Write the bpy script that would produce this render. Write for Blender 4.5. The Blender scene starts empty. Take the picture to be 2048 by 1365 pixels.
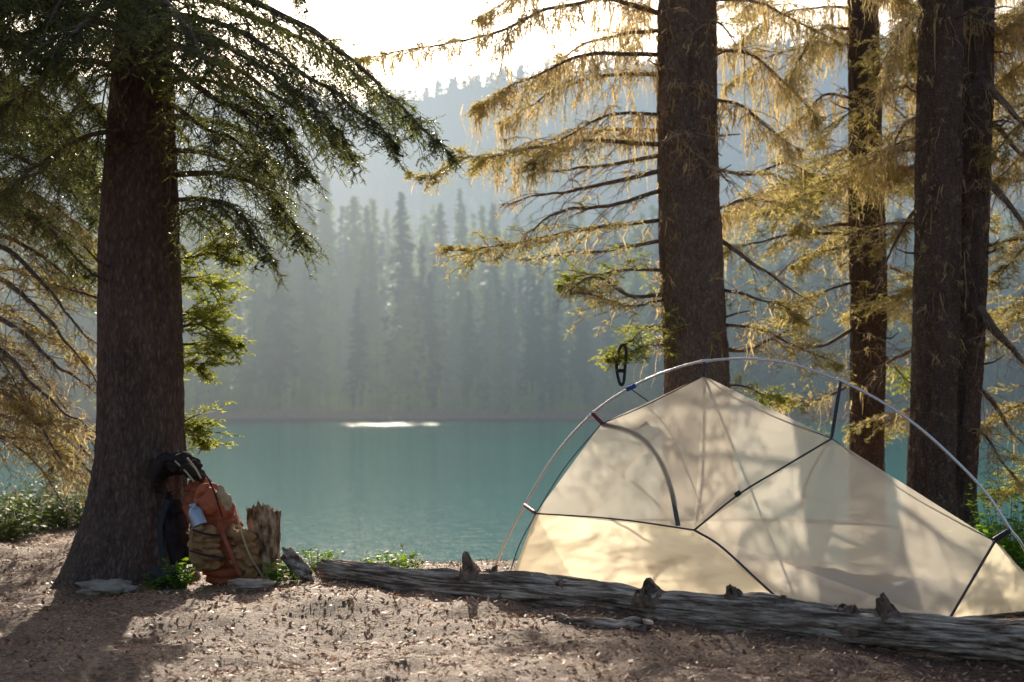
import bpy, math, random, itertools
import numpy as np
from mathutils import Vector
random.seed(3); RNG=np.random.default_rng(7)
scene=bpy.context.scene
scene.view_settings.view_transform='Standard'; scene.view_settings.look='None'; scene.view_settings.exposure=0
CAMZ=2.4; F=2844.4
def P(u,v,d): return np.array([(u-1024)/F*d, d, CAMZ+(800-v)/F*d])
def G0(u,d,z=None):
    x=(u-1024)/F*d
    return np.array([x,d,gz(x,d) if z is None else z])
# ---------------------------------------------------------------- noise
def _h(i,j,k,s):
    n=np.sin(i*127.1+j*311.7+k*74.7+s*53.3)*43758.5453
    return n-np.floor(n)
def vn(p,s=0):
    p=np.asarray(p,float); i=np.floor(p); f=p-i; f=f*f*(3-2*f); r=0
    for a in (0,1):
        for b in (0,1):
            for c in (0,1):
                w=(f[...,0] if a else 1-f[...,0])*(f[...,1] if b else 1-f[...,1])*(f[...,2] if c else 1-f[...,2])
                r=r+w*_h(i[...,0]+a,i[...,1]+b,i[...,2]+c,s)
    return r*2-1
def fbm(p,o=4,s=0):
    r=0;a=1;p=np.asarray(p,float)
    for q in range(o):
        r=r+a*vn(p*2**q,s+q); a*=.5
    return r
def nrm(a): 
    return a/np.maximum(np.linalg.norm(a,axis=-1,keepdims=True),1e-9)
# ---------------------------------------------------------------- ground height
def sm(a,b,x): 
    t=np.clip((x-a)/(b-a),0,1); return t*t*(3-2*t)
def gz(x,y):
    x=np.asarray(x,float); y=np.asarray(y,float)
    edge=7.7+2.6*sm(-1.7,-3.2,x)+0.3*np.sin(x*1.3+1)+6*sm(5,12,x)
    q=np.stack([x,y,0*x],-1)
    near=1.5+0.045*fbm(q*1.3,3,2)+0.016*fbm(q*6,4,5)
    drop=1.9*sm(0,5.0,y-edge)+1.6*sm(4,30,y-edge)
    z=near-drop
    beach=0.11*(y-180)
    land=0.75+0.19*np.clip(y-187,0,55)
    zf=np.where(y<187,np.where(y<180,-0.8+0.8*sm(150,180,y),beach),land)+np.where(y>184,0.25*fbm(q*.15,3,9),0)
    z=np.where(y>150,np.maximum(zf,-0.9),z)
    return z
# ---------------------------------------------------------------- geometry accumulator
class Geo:
    def __init__(s): s.v=[];s.f={3:[],4:[]};s.m={3:[],4:[]};s.n=0
    def add(s,v,f,mi=0):
        v=np.asarray(v,float).reshape(-1,3); f=np.asarray(f,int); k=f.shape[-1]; f=f.reshape(-1,k)
        s.v.append(v); s.f[k].append(f+s.n); s.m[k].append(np.full(len(f),mi)); s.n+=len(v)
    def build(s,name,mats,origin=(0,0,0),parent=None,smooth=True,**props):
        v=np.concatenate(s.v)-np.asarray(origin); me=bpy.data.meshes.new(name)
        me.vertices.add(len(v)); me.vertices.foreach_set('co',v.ravel())
        lp=[];tot=[];mi=[]
        for k in (3,4):
            if s.f[k]:
                f=np.concatenate(s.f[k]); lp.append(f.ravel()); tot.append(np.full(len(f),k)); mi.append(np.concatenate(s.m[k]))
        lp=np.concatenate(lp);tot=np.concatenate(tot);mi=np.concatenate(mi)
        me.loops.add(len(lp)); me.loops.foreach_set('vertex_index',lp.astype(np.int32))
        me.polygons.add(len(tot)); st=np.concatenate([[0],np.cumsum(tot)[:-1]])
        me.polygons.foreach_set('loop_start',st.astype(np.int32)); me.polygons.foreach_set('loop_total',tot.astype(np.int32))
        me.polygons.foreach_set('material_index',mi.astype(np.int32))
        me.polygons.foreach_set('use_smooth',np.full(len(tot),smooth))
        me.update(calc_edges=True); me.validate()
        for m in (mats if isinstance(mats,(list,tuple)) else [mats]): me.materials.append(m)
        o=bpy.data.objects.new(name,me); scene.collection.objects.link(o)
        if parent is not None: o.parent=parent
        else: o.location=Vector([float(c) for c in origin])
        for a,b in props.items(): o[a]=b
        return o
def empty(name,loc,**props):
    o=bpy.data.objects.new(name,None); o.empty_display_size=.1; o.location=[float(c) for c in loc]
    scene.collection.objects.link(o)
    for a,b in props.items(): o[a]=b
    return o
def catmull(pts,n):
    pts=np.array(pts,float); p=np.vstack([2*pts[0]-pts[1],pts,2*pts[-1]-pts[-2]])
    m=len(pts)-1; t=np.linspace(0,m-1e-6,n); i=t.astype(int); f=(t-i)[:,None]
    a,b,c,d=p[i],p[i+1],p[i+2],p[i+3]
    return .5*((2*b)+(-a+c)*f+(2*a-5*b+4*c-d)*f*f+(-a+3*b-3*c+d)*f**3)
def vtube(G,pts,rad,k=3,mi=0,cap=False):
    pts=np.asarray(pts,float)
    if pts.ndim==2: pts=pts[None]; rad=np.asarray(rad,float)[None]
    N,m,_=pts.shape; rad=np.broadcast_to(rad,(N,m))
    T=nrm(np.gradient(pts,axis=1))
    ref=np.where(np.abs(T[:,:1,2:3])>.9,np.array([1.,0,0]),np.array([0,0,1.]))
    e1=nrm(np.cross(T,np.broadcast_to(ref,T.shape))); e2=np.cross(T,e1)
    a=np.arange(k)*2*math.pi/k
    V=pts[:,:,None]+rad[:,:,None,None]*(e1[:,:,None]*np.cos(a)[None,None,:,None]+e2[:,:,None]*np.sin(a)[None,None,:,None])
    idx=np.arange(N*m*k).reshape(N,m,k); nx=np.roll(idx,-1,axis=2)
    f=np.stack([idx[:,:-1],nx[:,:-1],nx[:,1:],idx[:,1:]],-1).reshape(-1,4)
    G.add(V.reshape(-1,3),f,mi)
def tris(G,a,b,c,mi=0):
    V=np.stack([a,b,c],-2).reshape(-1,3); G.add(V,np.arange(len(V)).reshape(-1,3),mi)
def quads(G,a,b,c,d,mi=0):
    V=np.stack([a,b,c,d],-2).reshape(-1,3); G.add(V,np.arange(len(V)).reshape(-1,4),mi)
# ---------------------------------------------------------------- materials
def newmat(name):
    m=bpy.data.materials.new(name); m.use_nodes=True; nt=m.node_tree; nt.nodes.clear()
    out=nt.nodes.new('ShaderNodeOutputMaterial'); return m,nt,out
def mth(nt,op,a,b=None,clamp=False):
    n=nt.nodes.new('ShaderNodeMath'); n.operation=op; n.use_clamp=clamp
    for i,x in enumerate((a,b)):
        if x is None: continue
        if isinstance(x,(int,float)): n.inputs[i].default_value=x
        else: nt.links.new(x,n.inputs[i])
    return n.outputs[0]
def ramp(nt,fac,stops):
    r=nt.nodes.new('ShaderNodeValToRGB'); e=r.color_ramp.elements
    while len(e)<len(stops): e.new(.5)
    for el,(p,c) in zip(e,stops): el.position=p; el.color=(*c,1)
    nt.links.new(fac,r.inputs[0]); return r.outputs[0]
def noise(nt,scale,detail=5,vec=(1,1,1),rough=.55,coord='Object',rot=0):
    tc=nt.nodes.new('ShaderNodeTexCoord'); mp=nt.nodes.new('ShaderNodeMapping'); mp.inputs['Scale'].default_value=vec; src=tc.outputs[coord]
    if rot:
        m0=nt.nodes.new('ShaderNodeMapping'); m0.inputs['Rotation'].default_value=(0,0,rot); nt.links.new(src,m0.inputs[0]); src=m0.outputs[0]
    n=nt.nodes.new('ShaderNodeTexNoise'); n.inputs['Scale'].default_value=scale; n.inputs['Detail'].default_value=detail; n.inputs['Roughness'].default_value=rough
    nt.links.new(src,mp.inputs[0]); nt.links.new(mp.outputs[0],n.inputs['Vector']); return n.outputs[0]
def emissive_haze(m,k=.0029):
    # valley haze painted in as emission, growing with world Y and height, brighter sunward
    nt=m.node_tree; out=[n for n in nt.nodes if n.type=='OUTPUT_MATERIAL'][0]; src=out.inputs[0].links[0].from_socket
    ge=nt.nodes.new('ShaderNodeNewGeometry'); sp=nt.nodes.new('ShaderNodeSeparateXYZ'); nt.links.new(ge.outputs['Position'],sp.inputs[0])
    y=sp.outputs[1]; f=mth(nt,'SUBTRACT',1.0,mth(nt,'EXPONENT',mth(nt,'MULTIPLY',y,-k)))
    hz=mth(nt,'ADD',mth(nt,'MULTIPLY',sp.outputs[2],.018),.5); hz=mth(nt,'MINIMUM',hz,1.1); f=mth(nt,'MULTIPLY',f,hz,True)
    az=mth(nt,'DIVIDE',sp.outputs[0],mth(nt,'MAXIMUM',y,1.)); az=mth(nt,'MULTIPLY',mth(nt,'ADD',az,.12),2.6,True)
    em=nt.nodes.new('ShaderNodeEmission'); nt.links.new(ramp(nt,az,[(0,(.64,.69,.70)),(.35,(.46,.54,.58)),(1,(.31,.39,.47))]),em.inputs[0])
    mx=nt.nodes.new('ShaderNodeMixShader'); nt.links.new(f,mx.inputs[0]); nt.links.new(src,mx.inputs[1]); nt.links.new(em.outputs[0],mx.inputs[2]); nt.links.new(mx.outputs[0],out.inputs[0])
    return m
def solid(name,stops,scale=8,vec=(1,1,1),rough=.8,bump=0,bscale=None,metal=0,spec=.3,detail=6,bdist=.01,rot=0,nr=.55):
    m,nt,out=newmat(name); b=nt.nodes.new('ShaderNodeBsdfPrincipled')
    nt.links.new(ramp(nt,noise(nt,scale,detail,vec,nr,rot=rot),stops),b.inputs['Base Color'])
    b.inputs['Roughness'].default_value=rough; b.inputs['Metallic'].default_value=metal; b.inputs['Specular IOR Level'].default_value=spec
    if bump:
        bp=nt.nodes.new('ShaderNodeBump'); bp.inputs['Strength'].default_value=bump; bp.inputs['Distance'].default_value=bdist
        nt.links.new(noise(nt,bscale or scale*3,8,vec,.65,rot=rot),bp.inputs['Height']); nt.links.new(bp.outputs[0],b.inputs['Normal'])
    nt.links.new(b.outputs[0],out.inputs[0]); return m
def leafy(name,stops,scale=3,trans=.45,transp=0,tcol=None,rough=.5,spec=.3,vary=False):
    m,nt,out=newmat(name); d=nt.nodes.new('ShaderNodeBsdfPrincipled'); d.inputs['Roughness'].default_value=rough; d.inputs['Specular IOR Level'].default_value=spec
    t=nt.nodes.new('ShaderNodeBsdfTranslucent'); c=ramp(nt,noise(nt,scale,5),stops)
    if vary:
        oi=nt.nodes.new('ShaderNodeObjectInfo'); v=mth(nt,'ADD',mth(nt,'MULTIPLY',oi.outputs['Random'],1.7),.4); hs=nt.nodes.new('ShaderNodeHueSaturation'); nt.links.new(v,hs.inputs['Value']); nt.links.new(c,hs.inputs['Color']); c=hs.outputs[0]
    nt.links.new(c,d.inputs['Base Color'])
    if tcol:
        mx=nt.nodes.new('ShaderNodeMix'); mx.data_type='RGBA'; mx.blend_type='MULTIPLY'; mx.inputs[0].default_value=1
        nt.links.new(c,mx.inputs[6]); mx.inputs[7].default_value=(*tcol,1); nt.links.new(mx.outputs[2],t.inputs[0])
    else: nt.links.new(c,t.inputs[0])
    s=nt.nodes.new('ShaderNodeMixShader'); s.inputs[0].default_value=trans
    nt.links.new(d.outputs[0],s.inputs[1]); nt.links.new(t.outputs[0],s.inputs[2])
    nt.links.new(s.outputs[0],out.inputs[0]); return m
def barkmat(name,c0,c1,c2,sc,zs,lich=None,lt=.57):
    # scaly bark: warped plates blended with fine noise
    m,nt,out=newmat(name); b=nt.nodes.new('ShaderNodeBsdfPrincipled'); b.inputs['Roughness'].default_value=.8; b.inputs['Specular IOR Level'].default_value=.35
    tc=nt.nodes.new('ShaderNodeTexCoord'); mp=nt.nodes.new('ShaderNodeMapping'); mp.inputs['Scale'].default_value=(1,1,zs)
    nz=nt.nodes.new('ShaderNodeTexNoise'); nz.inputs['Scale'].default_value=14; nz.inputs['Detail'].default_value=6
    ad=nt.nodes.new('ShaderNodeVectorMath'); ad.operation='MULTIPLY_ADD'; nt.links.new(nz.outputs['Color'],ad.inputs[0]); ad.inputs[1].default_value=(.06,.06,.06)
    nt.links.new(tc.outputs['Object'],ad.inputs[2]); nt.links.new(tc.outputs['Object'],nz.inputs['Vector']); nt.links.new(ad.outputs[0],mp.inputs[0])
    vo=nt.nodes.new('ShaderNodeTexVoronoi'); vo.feature='DISTANCE_TO_EDGE'; vo.inputs['Scale'].default_value=sc; nt.links.new(mp.outputs[0],vo.inputs['Vector'])
    pl=mth(nt,'MULTIPLY',vo.outputs['Distance'],2.2,True); fn=noise(nt,42,10,(1,1,.4),.75); lo=noise(nt,5,4,(1,1,.5))
    h=mth(nt,'ADD',mth(nt,'ADD',mth(nt,'MULTIPLY',pl,.26),mth(nt,'MULTIPLY',fn,.72)),mth(nt,'MULTIPLY',lo,.25)) 
    col=ramp(nt,h,[(.34,c0),(.56,c1),(.80,c2)])
    if lich:
        mx=nt.nodes.new('ShaderNodeMix'); mx.data_type='RGBA'; lm=ramp(nt,noise(nt,9,9,(1,1,.9),.75),[(lt,(0,0,0)),(lt+.07,(1,1,1))]); nt.links.new(lm,mx.inputs[0]); nt.links.new(col,mx.inputs[6]); mx.inputs[7].default_value=(*lich,1); col=mx.outputs[2]
    nt.links.new(col,b.inputs['Base Color'])
    bp=nt.nodes.new('ShaderNodeBump'); bp.inputs['Strength'].default_value=1; bp.inputs['Distance'].default_value=.028; nt.links.new(h,bp.inputs['Height']); nt.links.new(bp.outputs[0],b.inputs['Normal'])
    nt.links.new(b.outputs[0],out.inputs[0]); return m
M_barkL=barkmat('hemlock_bark',(.045,.029,.023),(.14,.09,.066),(.28,.19,.135),48,.28)
M_bark=barkmat('fir_bark',(.06,.044,.034),(.19,.138,.1),(.36,.27,.195),56,.45,(.32,.28,.17),.6)
M_barkd=barkmat('dark_bark',(.04,.03,.024),(.115,.08,.058),(.26,.185,.12),66,.7,(.38,.29,.15),.57)
M_limb=solid('limb_bark',[(.3,(.08,.057,.042)),(.7,(.24,.175,.12))],30,rough=.8)
M_twig=solid('dry_twig',[(.3,(.26,.19,.12)),(.7,(.56,.43,.30))],20,rough=.7)
M_hem=leafy('hemlock_needles',[(.3,(.05,.075,.038)),(.55,(.13,.16,.075)),(.75,(.26,.27,.13))],5,.62,tcol=(2.0,1.85,.85),rough=.32,spec=.5)
M_fir=leafy('fir_needles',[(.3,(.15,.19,.06)),(.7,(.37,.41,.16))],6,.68,tcol=(1.95,1.85,.8))
M_gold=leafy('sunlit_needles',[(.3,(.19,.185,.08)),(.7,(.46,.42,.22))],4,.7,tcol=(1.85,1.7,.98))
M_lich=leafy('beard_lichen',[(.3,(.42,.36,.22)),(.7,(.74,.63,.42))],6,.7,tcol=(1.3,1.18,.9))
M_leaf=leafy('green_leaf',[(.3,(.10,.19,.02)),(.7,(.24,.38,.06))],9,.6,tcol=(1.7,1.7,.6))
M_bush=leafy('bush_leaf',[(.3,(.06,.10,.025)),(.7,(.17,.22,.06))],9,.5,tcol=(1.6,1.6,.7))
M_far=emissive_haze(leafy('far_conifer',[(.3,(.032,.052,.034)),(.7,(.125,.15,.08))],.25,.55,tcol=(2.0,1.85,.9),vary=True))
M_farbark=emissive_haze(solid('far_bark',[(.3,(.06,.05,.04)),(.7,(.12,.1,.08))],1))
M_snag=emissive_haze(solid('pale_snag',[(.3,(.24,.24,.20)),(.7,(.36,.35,.3))],.6,rough=.9))
M_grey=emissive_haze(leafy('lichen_grey_crown',[(.3,(.16,.17,.12)),(.7,(.32,.32,.24))],.3,.5))
# ---------------------------------------------------------------- world, sun, camera
SUN_EL=26; SUN_AZ=-6
w=bpy.data.worlds.new('World'); scene.world=w; w.use_nodes=True; nt=w.node_tree
bg=nt.nodes['Background']; sk=nt.nodes.new('ShaderNodeTexSky'); sk.sky_type='NISHITA'; sk.sun_disc=False
sk.sun_elevation=math.radians(SUN_EL); sk.sun_rotation=math.radians(SUN_AZ); sk.air_density=.9; sk.dust_density=3.6
nt.links.new(sk.outputs[0],bg.inputs[0]); bg.inputs[1].default_value=.15
sd=bpy.data.lights.new('sun','SUN'); sd.energy=5; sd.angle=math.radians(.5); sd.color=(1,.87,.69)
so=bpy.data.objects.new('sun',sd); scene.collection.objects.link(so)
D=Vector((math.sin(math.radians(SUN_AZ))*math.cos(math.radians(SUN_EL)),math.cos(math.radians(SUN_AZ))*math.cos(math.radians(SUN_EL)),math.sin(math.radians(SUN_EL))))
so.rotation_euler=D.to_track_quat('Z','Y').to_euler(); so.location=(0,0,20)
cd=bpy.data.cameras.new('camera'); co=bpy.data.objects.new('camera',cd); scene.collection.objects.link(co); scene.camera=co
co.location=(0,0,CAMZ); co.rotation_euler=(math.pi/2,0,0); cd.lens=50; cd.sensor_width=36; cd.shift_y=(800-682.5)/2048
cd.clip_end=5000; cd.clip_start=.05; cd.dof.use_dof=True; cd.dof.focus_distance=6.3; cd.dof.aperture_fstop=3.2
# ---------------------------------------------------------------- ground sheet
def axis(segs):
    r=[]
    for a,b,st in segs: r+=list(np.arange(a,b,st))
    r.append(segs[-1][1]); return np.array(r)
xs=axis([(-900,-100,50),(-100,-10,5),(-10,-4,.3),(-4,4,.035),(4,10,.3),(10,100,5),(100,900,50)])
ys=axis([(-60,0,6),(0,4,.4),(4,9.5,.03),(9.5,16,.25),(16,40,2),(40,176,8),(176,260,2),(260,500,20),(500,1600,100)])
def sheet(xs,ys,fn):
    X,Y=np.meshgrid(xs,ys); Z=fn(X,Y); V=np.stack([X,Y,Z],-1).reshape(-1,3)
    i=np.arange(X.size).reshape(X.shape)
    return V,np.stack([i[:-1,:-1],i[:-1,1:],i[1:,1:],i[1:,:-1]],-1).reshape(-1,4)
g=Geo(); V,f=sheet(xs,ys,gz); g.add(V,f)
m,nt,out=newmat('forest_floor'); b=nt.nodes.new('ShaderNodeBsdfPrincipled'); b.inputs['Roughness'].default_value=.65; b.inputs['Specular IOR Level'].default_value=.35
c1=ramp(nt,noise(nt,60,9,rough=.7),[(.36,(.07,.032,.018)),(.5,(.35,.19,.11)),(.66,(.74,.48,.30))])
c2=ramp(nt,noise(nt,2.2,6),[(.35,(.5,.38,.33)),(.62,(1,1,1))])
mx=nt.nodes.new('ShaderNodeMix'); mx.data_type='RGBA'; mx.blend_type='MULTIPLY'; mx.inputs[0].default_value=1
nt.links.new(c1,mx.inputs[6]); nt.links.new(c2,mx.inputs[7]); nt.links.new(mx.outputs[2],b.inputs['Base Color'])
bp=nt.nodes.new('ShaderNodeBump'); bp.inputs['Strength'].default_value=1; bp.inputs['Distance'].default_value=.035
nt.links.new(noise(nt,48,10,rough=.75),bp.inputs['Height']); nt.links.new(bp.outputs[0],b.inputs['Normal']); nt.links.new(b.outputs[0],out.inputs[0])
g.build('ground',emissive_haze(m),kind='structure')
# ---------------------------------------------------------------- litter
g=Geo(); n=75000
x=RNG.uniform(-3.8,3.8,n); y=3.9+5.5*RNG.random(n)**1.3; keep=np.abs(x)<y*.42; x=x[keep];y=y[keep];n=len(x)
p=np.stack([x,y,gz(x,y)+RNG.uniform(.001,.016,n)],-1)
a=RNG.uniform(0,6.28,n); L=(.006+.028*RNG.random(n)**2)[:,None]; W=(RNG.uniform(.15,.6,n)[:,None])*L
d=np.stack([np.cos(a),np.sin(a),RNG.uniform(-.3,.9,n)],-1); s=np.stack([-np.sin(a),np.cos(a),RNG.uniform(-.6,.6,n)],-1)
cut=[0,int(n*.52),int(n*.68),n]
for k in range(3):
    q=slice(cut[k],cut[k+1]); quads(g,p[q]-d[q]*L[q]*.5,p[q]+s[q]*W[q]*.5,p[q]+d[q]*L[q]*.5,p[q]-s[q]*W[q]*.5,k)
n=1200; x=RNG.uniform(-3,3,n); y=RNG.uniform(4,8,n); p=np.stack([x,y,gz(x,y)+.006],-1); a=RNG.uniform(0,6.28,n); L=(.02+.09*RNG.random(n)**2)[:,None]
d=np.stack([np.cos(a),np.sin(a),RNG.uniform(-.05,.12,n)],-1); mid=p+d*L*.5+RNG.normal(size=(n,3))*.006; vtube(g,np.stack([p,mid,p+d*L],1),np.full((n,3),.0016),4,0)
ml=lambda nme,a,b:leafy(nme,[(.3,a),(.7,b)],40,.3,rough=.5,spec=.4)
g.build('forest_litter',[ml('litter_brown',(.30,.15,.085),(.55,.33,.20)),ml('litter_tan',(.54,.35,.22),(.8,.58,.39)),ml('litter_dark',(.08,.038,.025),(.22,.115,.07))],smooth=False,kind='stuff',label='bark chips, cones and needles on ground')
g=Geo()
def blob(G,c,r,sc=(1,1,1),nu=10,nv=7,amp=.3,seed=0,mi=0,fr=1.6):
    u=np.linspace(0,2*math.pi,nu,endpoint=False); v=np.linspace(.02,math.pi-.02,nv)
    U,Vv=np.meshgrid(u,v); d=np.stack([np.cos(U)*np.sin(Vv),np.sin(U)*np.sin(Vv),np.cos(Vv)],-1)
    rr=r*(1+amp*fbm(d*fr+seed*7.3,3,3)); q=np.asarray(c)+d*rr[...,None]*np.array(sc)
    i=np.arange(nu*nv).reshape(nv,nu); nx=np.roll(i,-1,1)
    G.add(q.reshape(-1,3),np.stack([i[:-1],i[1:],nx[1:],nx[:-1]],-1).reshape(-1,4),mi)
for k in range(1000):
    y=random.uniform(4.1,7.8); x=random.uniform(-.4,.4)*y; r=random.uniform(.003,.009)
    blob(g,(x,y,float(gz(x,y))+r*.1),r,(1.2,random.uniform(.6,1.3),.55),6,5,.5,k)
g.build('gravel',solid('gravel',[(.3,(.32,.18,.115)),(.7,(.62,.42,.29))],25,bump=.3),kind='stuff',label='small pebbles and clods on forest floor')
# ---------------------------------------------------------------- rocks
M_rock=solid('rock',[(.3,(.30,.235,.18)),(.7,(.6,.5,.39))],9,bump=.8,bscale=40,bdist=.02)
for k,(u,d,r,sc) in enumerate([(212,6.75,.105,(1.15,.8,.36)),(505,6.45,.07,(1.4,.8,.4)),(690,6.95,.045,(1,.8,.7)),(640,7.3,.09,(1.3,.8,.6))]):
    c=G0(u,d)+[0,0,.02]; g=Geo(); blob(g,c,r,sc,36,24,.4,k+3,fr=2.2)
    g.build('rock',M_rock,c,label='low weathered tan rock half buried in dirt',category='rock',group='rocks on the forest floor')
# ---------------------------------------------------------------- lake
g=Geo(); V,f=sheet(np.linspace(-900,900,10),np.array([7,60,120,200,260.]),lambda X,Y:X*0); g.add(V,f)
m,nt,out=newmat('lake_water'); b=nt.nodes.new('ShaderNodeBsdfPrincipled')
nt.links.new(ramp(nt,noise(nt,.06,3,(1,.4,1)),[(.3,(.001,.125,.12)),(.7,(.003,.18,.165))]),b.inputs['Base Color'])
ge=nt.nodes.new('ShaderNodeNewGeometry'); sp=nt.nodes.new('ShaderNodeSeparateXYZ'); nt.links.new(ge.outputs['Position'],sp.inputs[0])
ex=mth(nt,'DIVIDE',mth(nt,'ADD',sp.outputs[0],11.8),5.6); ey=mth(nt,'DIVIDE',mth(nt,'SUBTRACT',sp.outputs[1],142.),16.)
rd=mth(nt,'ADD',mth(nt,'MULTIPLY',ex,ex),mth(nt,'MULTIPLY',ey,ey)); rd=mth(nt,'ADD',rd,mth(nt,'MULTIPLY',mth(nt,'SUBTRACT',noise(nt,1.1,4,(1,.25,1),.7),.45),3.2)); mask=mth(nt,'SUBTRACT',1.,rd,True)
far=mth(nt,'MULTIPLY',mth(nt,'LESS_THAN',mth(nt,'ABSOLUTE',ex),2.2),mth(nt,'LESS_THAN',mth(nt,'ABSOLUTE',ey),1.8)); mask=mth(nt,'MULTIPLY',mask,far)
wv=mth(nt,'ADD',mth(nt,'MULTIPLY',noise(nt,2.6,5,(1,1,1),.6),.034),mth(nt,'MULTIPLY',noise(nt,11,3,(1,1,1),.6),.009))
nt.links.new(mth(nt,'ADD',mth(nt,'MULTIPLY',mask,.2),.05),b.inputs['Roughness'])
nt.links.new(mth(nt,'ADD',mth(nt,'MULTIPLY',mask,.12),1.17),b.inputs['IOR'])
hgt=mth(nt,'ADD',wv,mth(nt,'MULTIPLY',mth(nt,'MULTIPLY',noise(nt,2.6,4,(1,1,1),.6),mask),.7))
bp=nt.nodes.new('ShaderNodeBump'); bp.inputs['Strength'].default_value=.5; bp.inputs['Distance'].default_value=1.
nt.links.new(hgt,bp.inputs['Height']); nt.links.new(bp.outputs[0],b.inputs['Normal']); nt.links.new(b.outputs[0],out.inputs[0])
g.build('lake',m,kind='structure')
# ---------------------------------------------------------------- mountain
def mz(X,Y):
    u=X/Y*F+1024
    ridge=np.interp(u,[-1500,0,400,560,700,850,1000,1200,1500,1900,3500],[240,222,208,212,204,206,210,228,252,242,290])
    t=np.clip((Y-330)/(1000-330),0,1.2); q=np.stack([X/160,Y/160,0*X],-1)
    return 8+ridge*(t**.9)+ (13*fbm(q,5,4))*np.clip(t*2,0,1)-np.clip(Y-1000,0,999)*.4
g=Geo(); V,f=sheet(np.linspace(-900,900,180),np.linspace(300,1250,110),mz); g.add(V,f)
g.build('mountain',emissive_haze(solid('mountain_slope',[(.35,(.05,.07,.045)),(.55,(.11,.12,.09)),(.68,(.34,.32,.28))],.02,rough=.95)),kind='structure')
# ---------------------------------------------------------------- far conifers
def conifer(H,R,lev,nb,nq,rng,lean=0,sparse=0,q=.9):
    G=Geo(); n=9; z=np.linspace(0,H,n); pts=np.stack([lean*z/H,0*z,z],-1); vtube(G,pts,np.linspace(.009*H,.002*H,n),5,0)
    t=np.sort(rng.random(lev*nb)**.9); z=H*(.03+.97*t); 
    prof=R*(1-t)**.75*(.55+.45*np.minimum(1,t*6))*(.75+.5*rng.random(len(t)))*(1+.3*np.sin(t*40+rng.random()*6))
    if sparse: 
        k=rng.random(len(t))>sparse; t=t[k];z=z[k];prof=prof[k]
    az=rng.random(len(t))*2*math.pi; s=rng.random((len(t),nq))
    d=np.stack([np.cos(az),np.sin(az),0*az],-1)
    c=np.stack([lean*z/H,0*z,z],-1)[:,None]+d[:,None]*(prof[:,None]*s)[...,None]
    c[...,2]+=-.35*prof[:,None]*s**1.5+.1*rng.normal(size=s.shape)
    c=c.reshape(-1,3); dd=np.repeat(d,nq,0)+rng.normal(size=c.shape)*.35; dd[:,2]-=.35; dd=nrm(dd)
    sd=nrm(np.cross(dd,rng.normal(size=c.shape)+np.array([0,0,1.5])))
    L=(q*(.5+rng.random(len(c)))*(.55+.6*np.repeat(1-t,nq)))[:,None]; Wd=L*.3
    quads(G,c-dd*L*.5,c+sd*Wd,c+dd*L*.7,c-sd*Wd,1)
    return G
tmpl=[]
for k in range(7):
    G=conifer(27,[3.1,2.6,3.4,2.3,2.9,2.7,2.0][k],28,9,5,RNG,lean=random.uniform(-.4,.4),sparse=[0,.1,0,.2,.1,.15,.45][k],q=1.2)
    o=G.build('conifer_tree',[M_snag if k==6 else M_farbark,M_far if k!=6 else M_grey],smooth=False)
    tmpl.append(o)
def put_far(k,x,y,s,label,group='conifers along the far lake shore'):
    src=tmpl[k]; o=src.copy() if src.get('category') else src
    if o is not src: scene.collection.objects.link(o)
    wd=random.uniform(.85,1.45)
    o.location=(x,y,float(gz(x,y))-.3); o.rotation_euler=(random.uniform(-.03,.03),random.uniform(-.03,.03),random.uniform(0,6.28)); o.scale=(s*wd,s*wd,s)
    o['label']=label; o['category']='tree'; o['group']=group
def topv(u): return np.interp(u,[-100,350,480,560,640,700,760,850,960,1000,1100,1200,1400,1500,1700,1800,2150],[360,370,420,330,350,395,350,375,385,430,440,410,430,400,380,390,360])
for i in range(290):
    if i<110: y=random.uniform(188,193)
    elif i<200: y=random.uniform(193,203)
    else: y=random.uniform(203,225)
    u=random.uniform(-40,2090) if i%3 else -40+2130*((i*0.61803)%1); x=(u-1024)/F*y; z=float(gz(x,y))
    H=(800-topv(u)+random.uniform(-85,15))/F*y+CAMZ-z
    if y<193: H*=random.uniform(.3,.85)
    elif y<203: H*=random.uniform(.55,1)
    k=random.choice([0,1,2,3,4,5]); 
    if random.random()<.04: k=6
    put_far(k,x,y,H/27,'tall slender dark green conifer on the lake shore' if k!=6 else 'thin pale grey lichen covered conifer on the shore')
for u,y in ((905,187.6),(985,187.8),(1030,188.5)):
    put_far(6,(u-1024)/F*y,y,.6 if u<960 else .7,'thin pale grey lichen covered conifer on the shore')
g=Geo(); base=[conifer(24,2.8,15,7,3,RNG,q=1.8) for _ in range(4)]
def stamp(G,src,loc,s,rot):
    c,sn=math.cos(rot),math.sin(rot); v=np.concatenate(src.v); v=np.stack([v[:,0]*c-v[:,1]*sn,v[:,0]*sn+v[:,1]*c,v[:,2]],-1)*s+np.array(loc)
    off=G.n; G.v.append(v); G.n+=len(v)
    for k in (3,4):
        for f,mm in zip(src.f[k],src.m[k]): G.f[k].append(f+off); G.m[k].append(mm)
for i in range(900):
    y=random.uniform(222,350); u=random.uniform(-60,2110); x=(u-1024)/F*y; z=max(float(gz(x,y)),float(mz(np.array(x),np.array(y))) if y>300 else -9)
    H=min(26,(800-topv(u)+20)/F*y+CAMZ-z)*random.uniform(.7,1)
    stamp(g,base[i%4],(x,y,z),H/24,random.uniform(0,6))
for i in range(520):
    y=random.uniform(186.5,189.5); x=random.uniform(-75,75); stamp(g,base[i%4],(x,y,float(gz(x,y))-.2),random.uniform(.05,.2),random.uniform(0,6))
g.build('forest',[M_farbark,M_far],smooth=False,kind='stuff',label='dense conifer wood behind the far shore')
g=Geo(); base=[conifer(24,3.6,6,5,2,RNG,q=4) for _ in range(3)]
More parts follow.
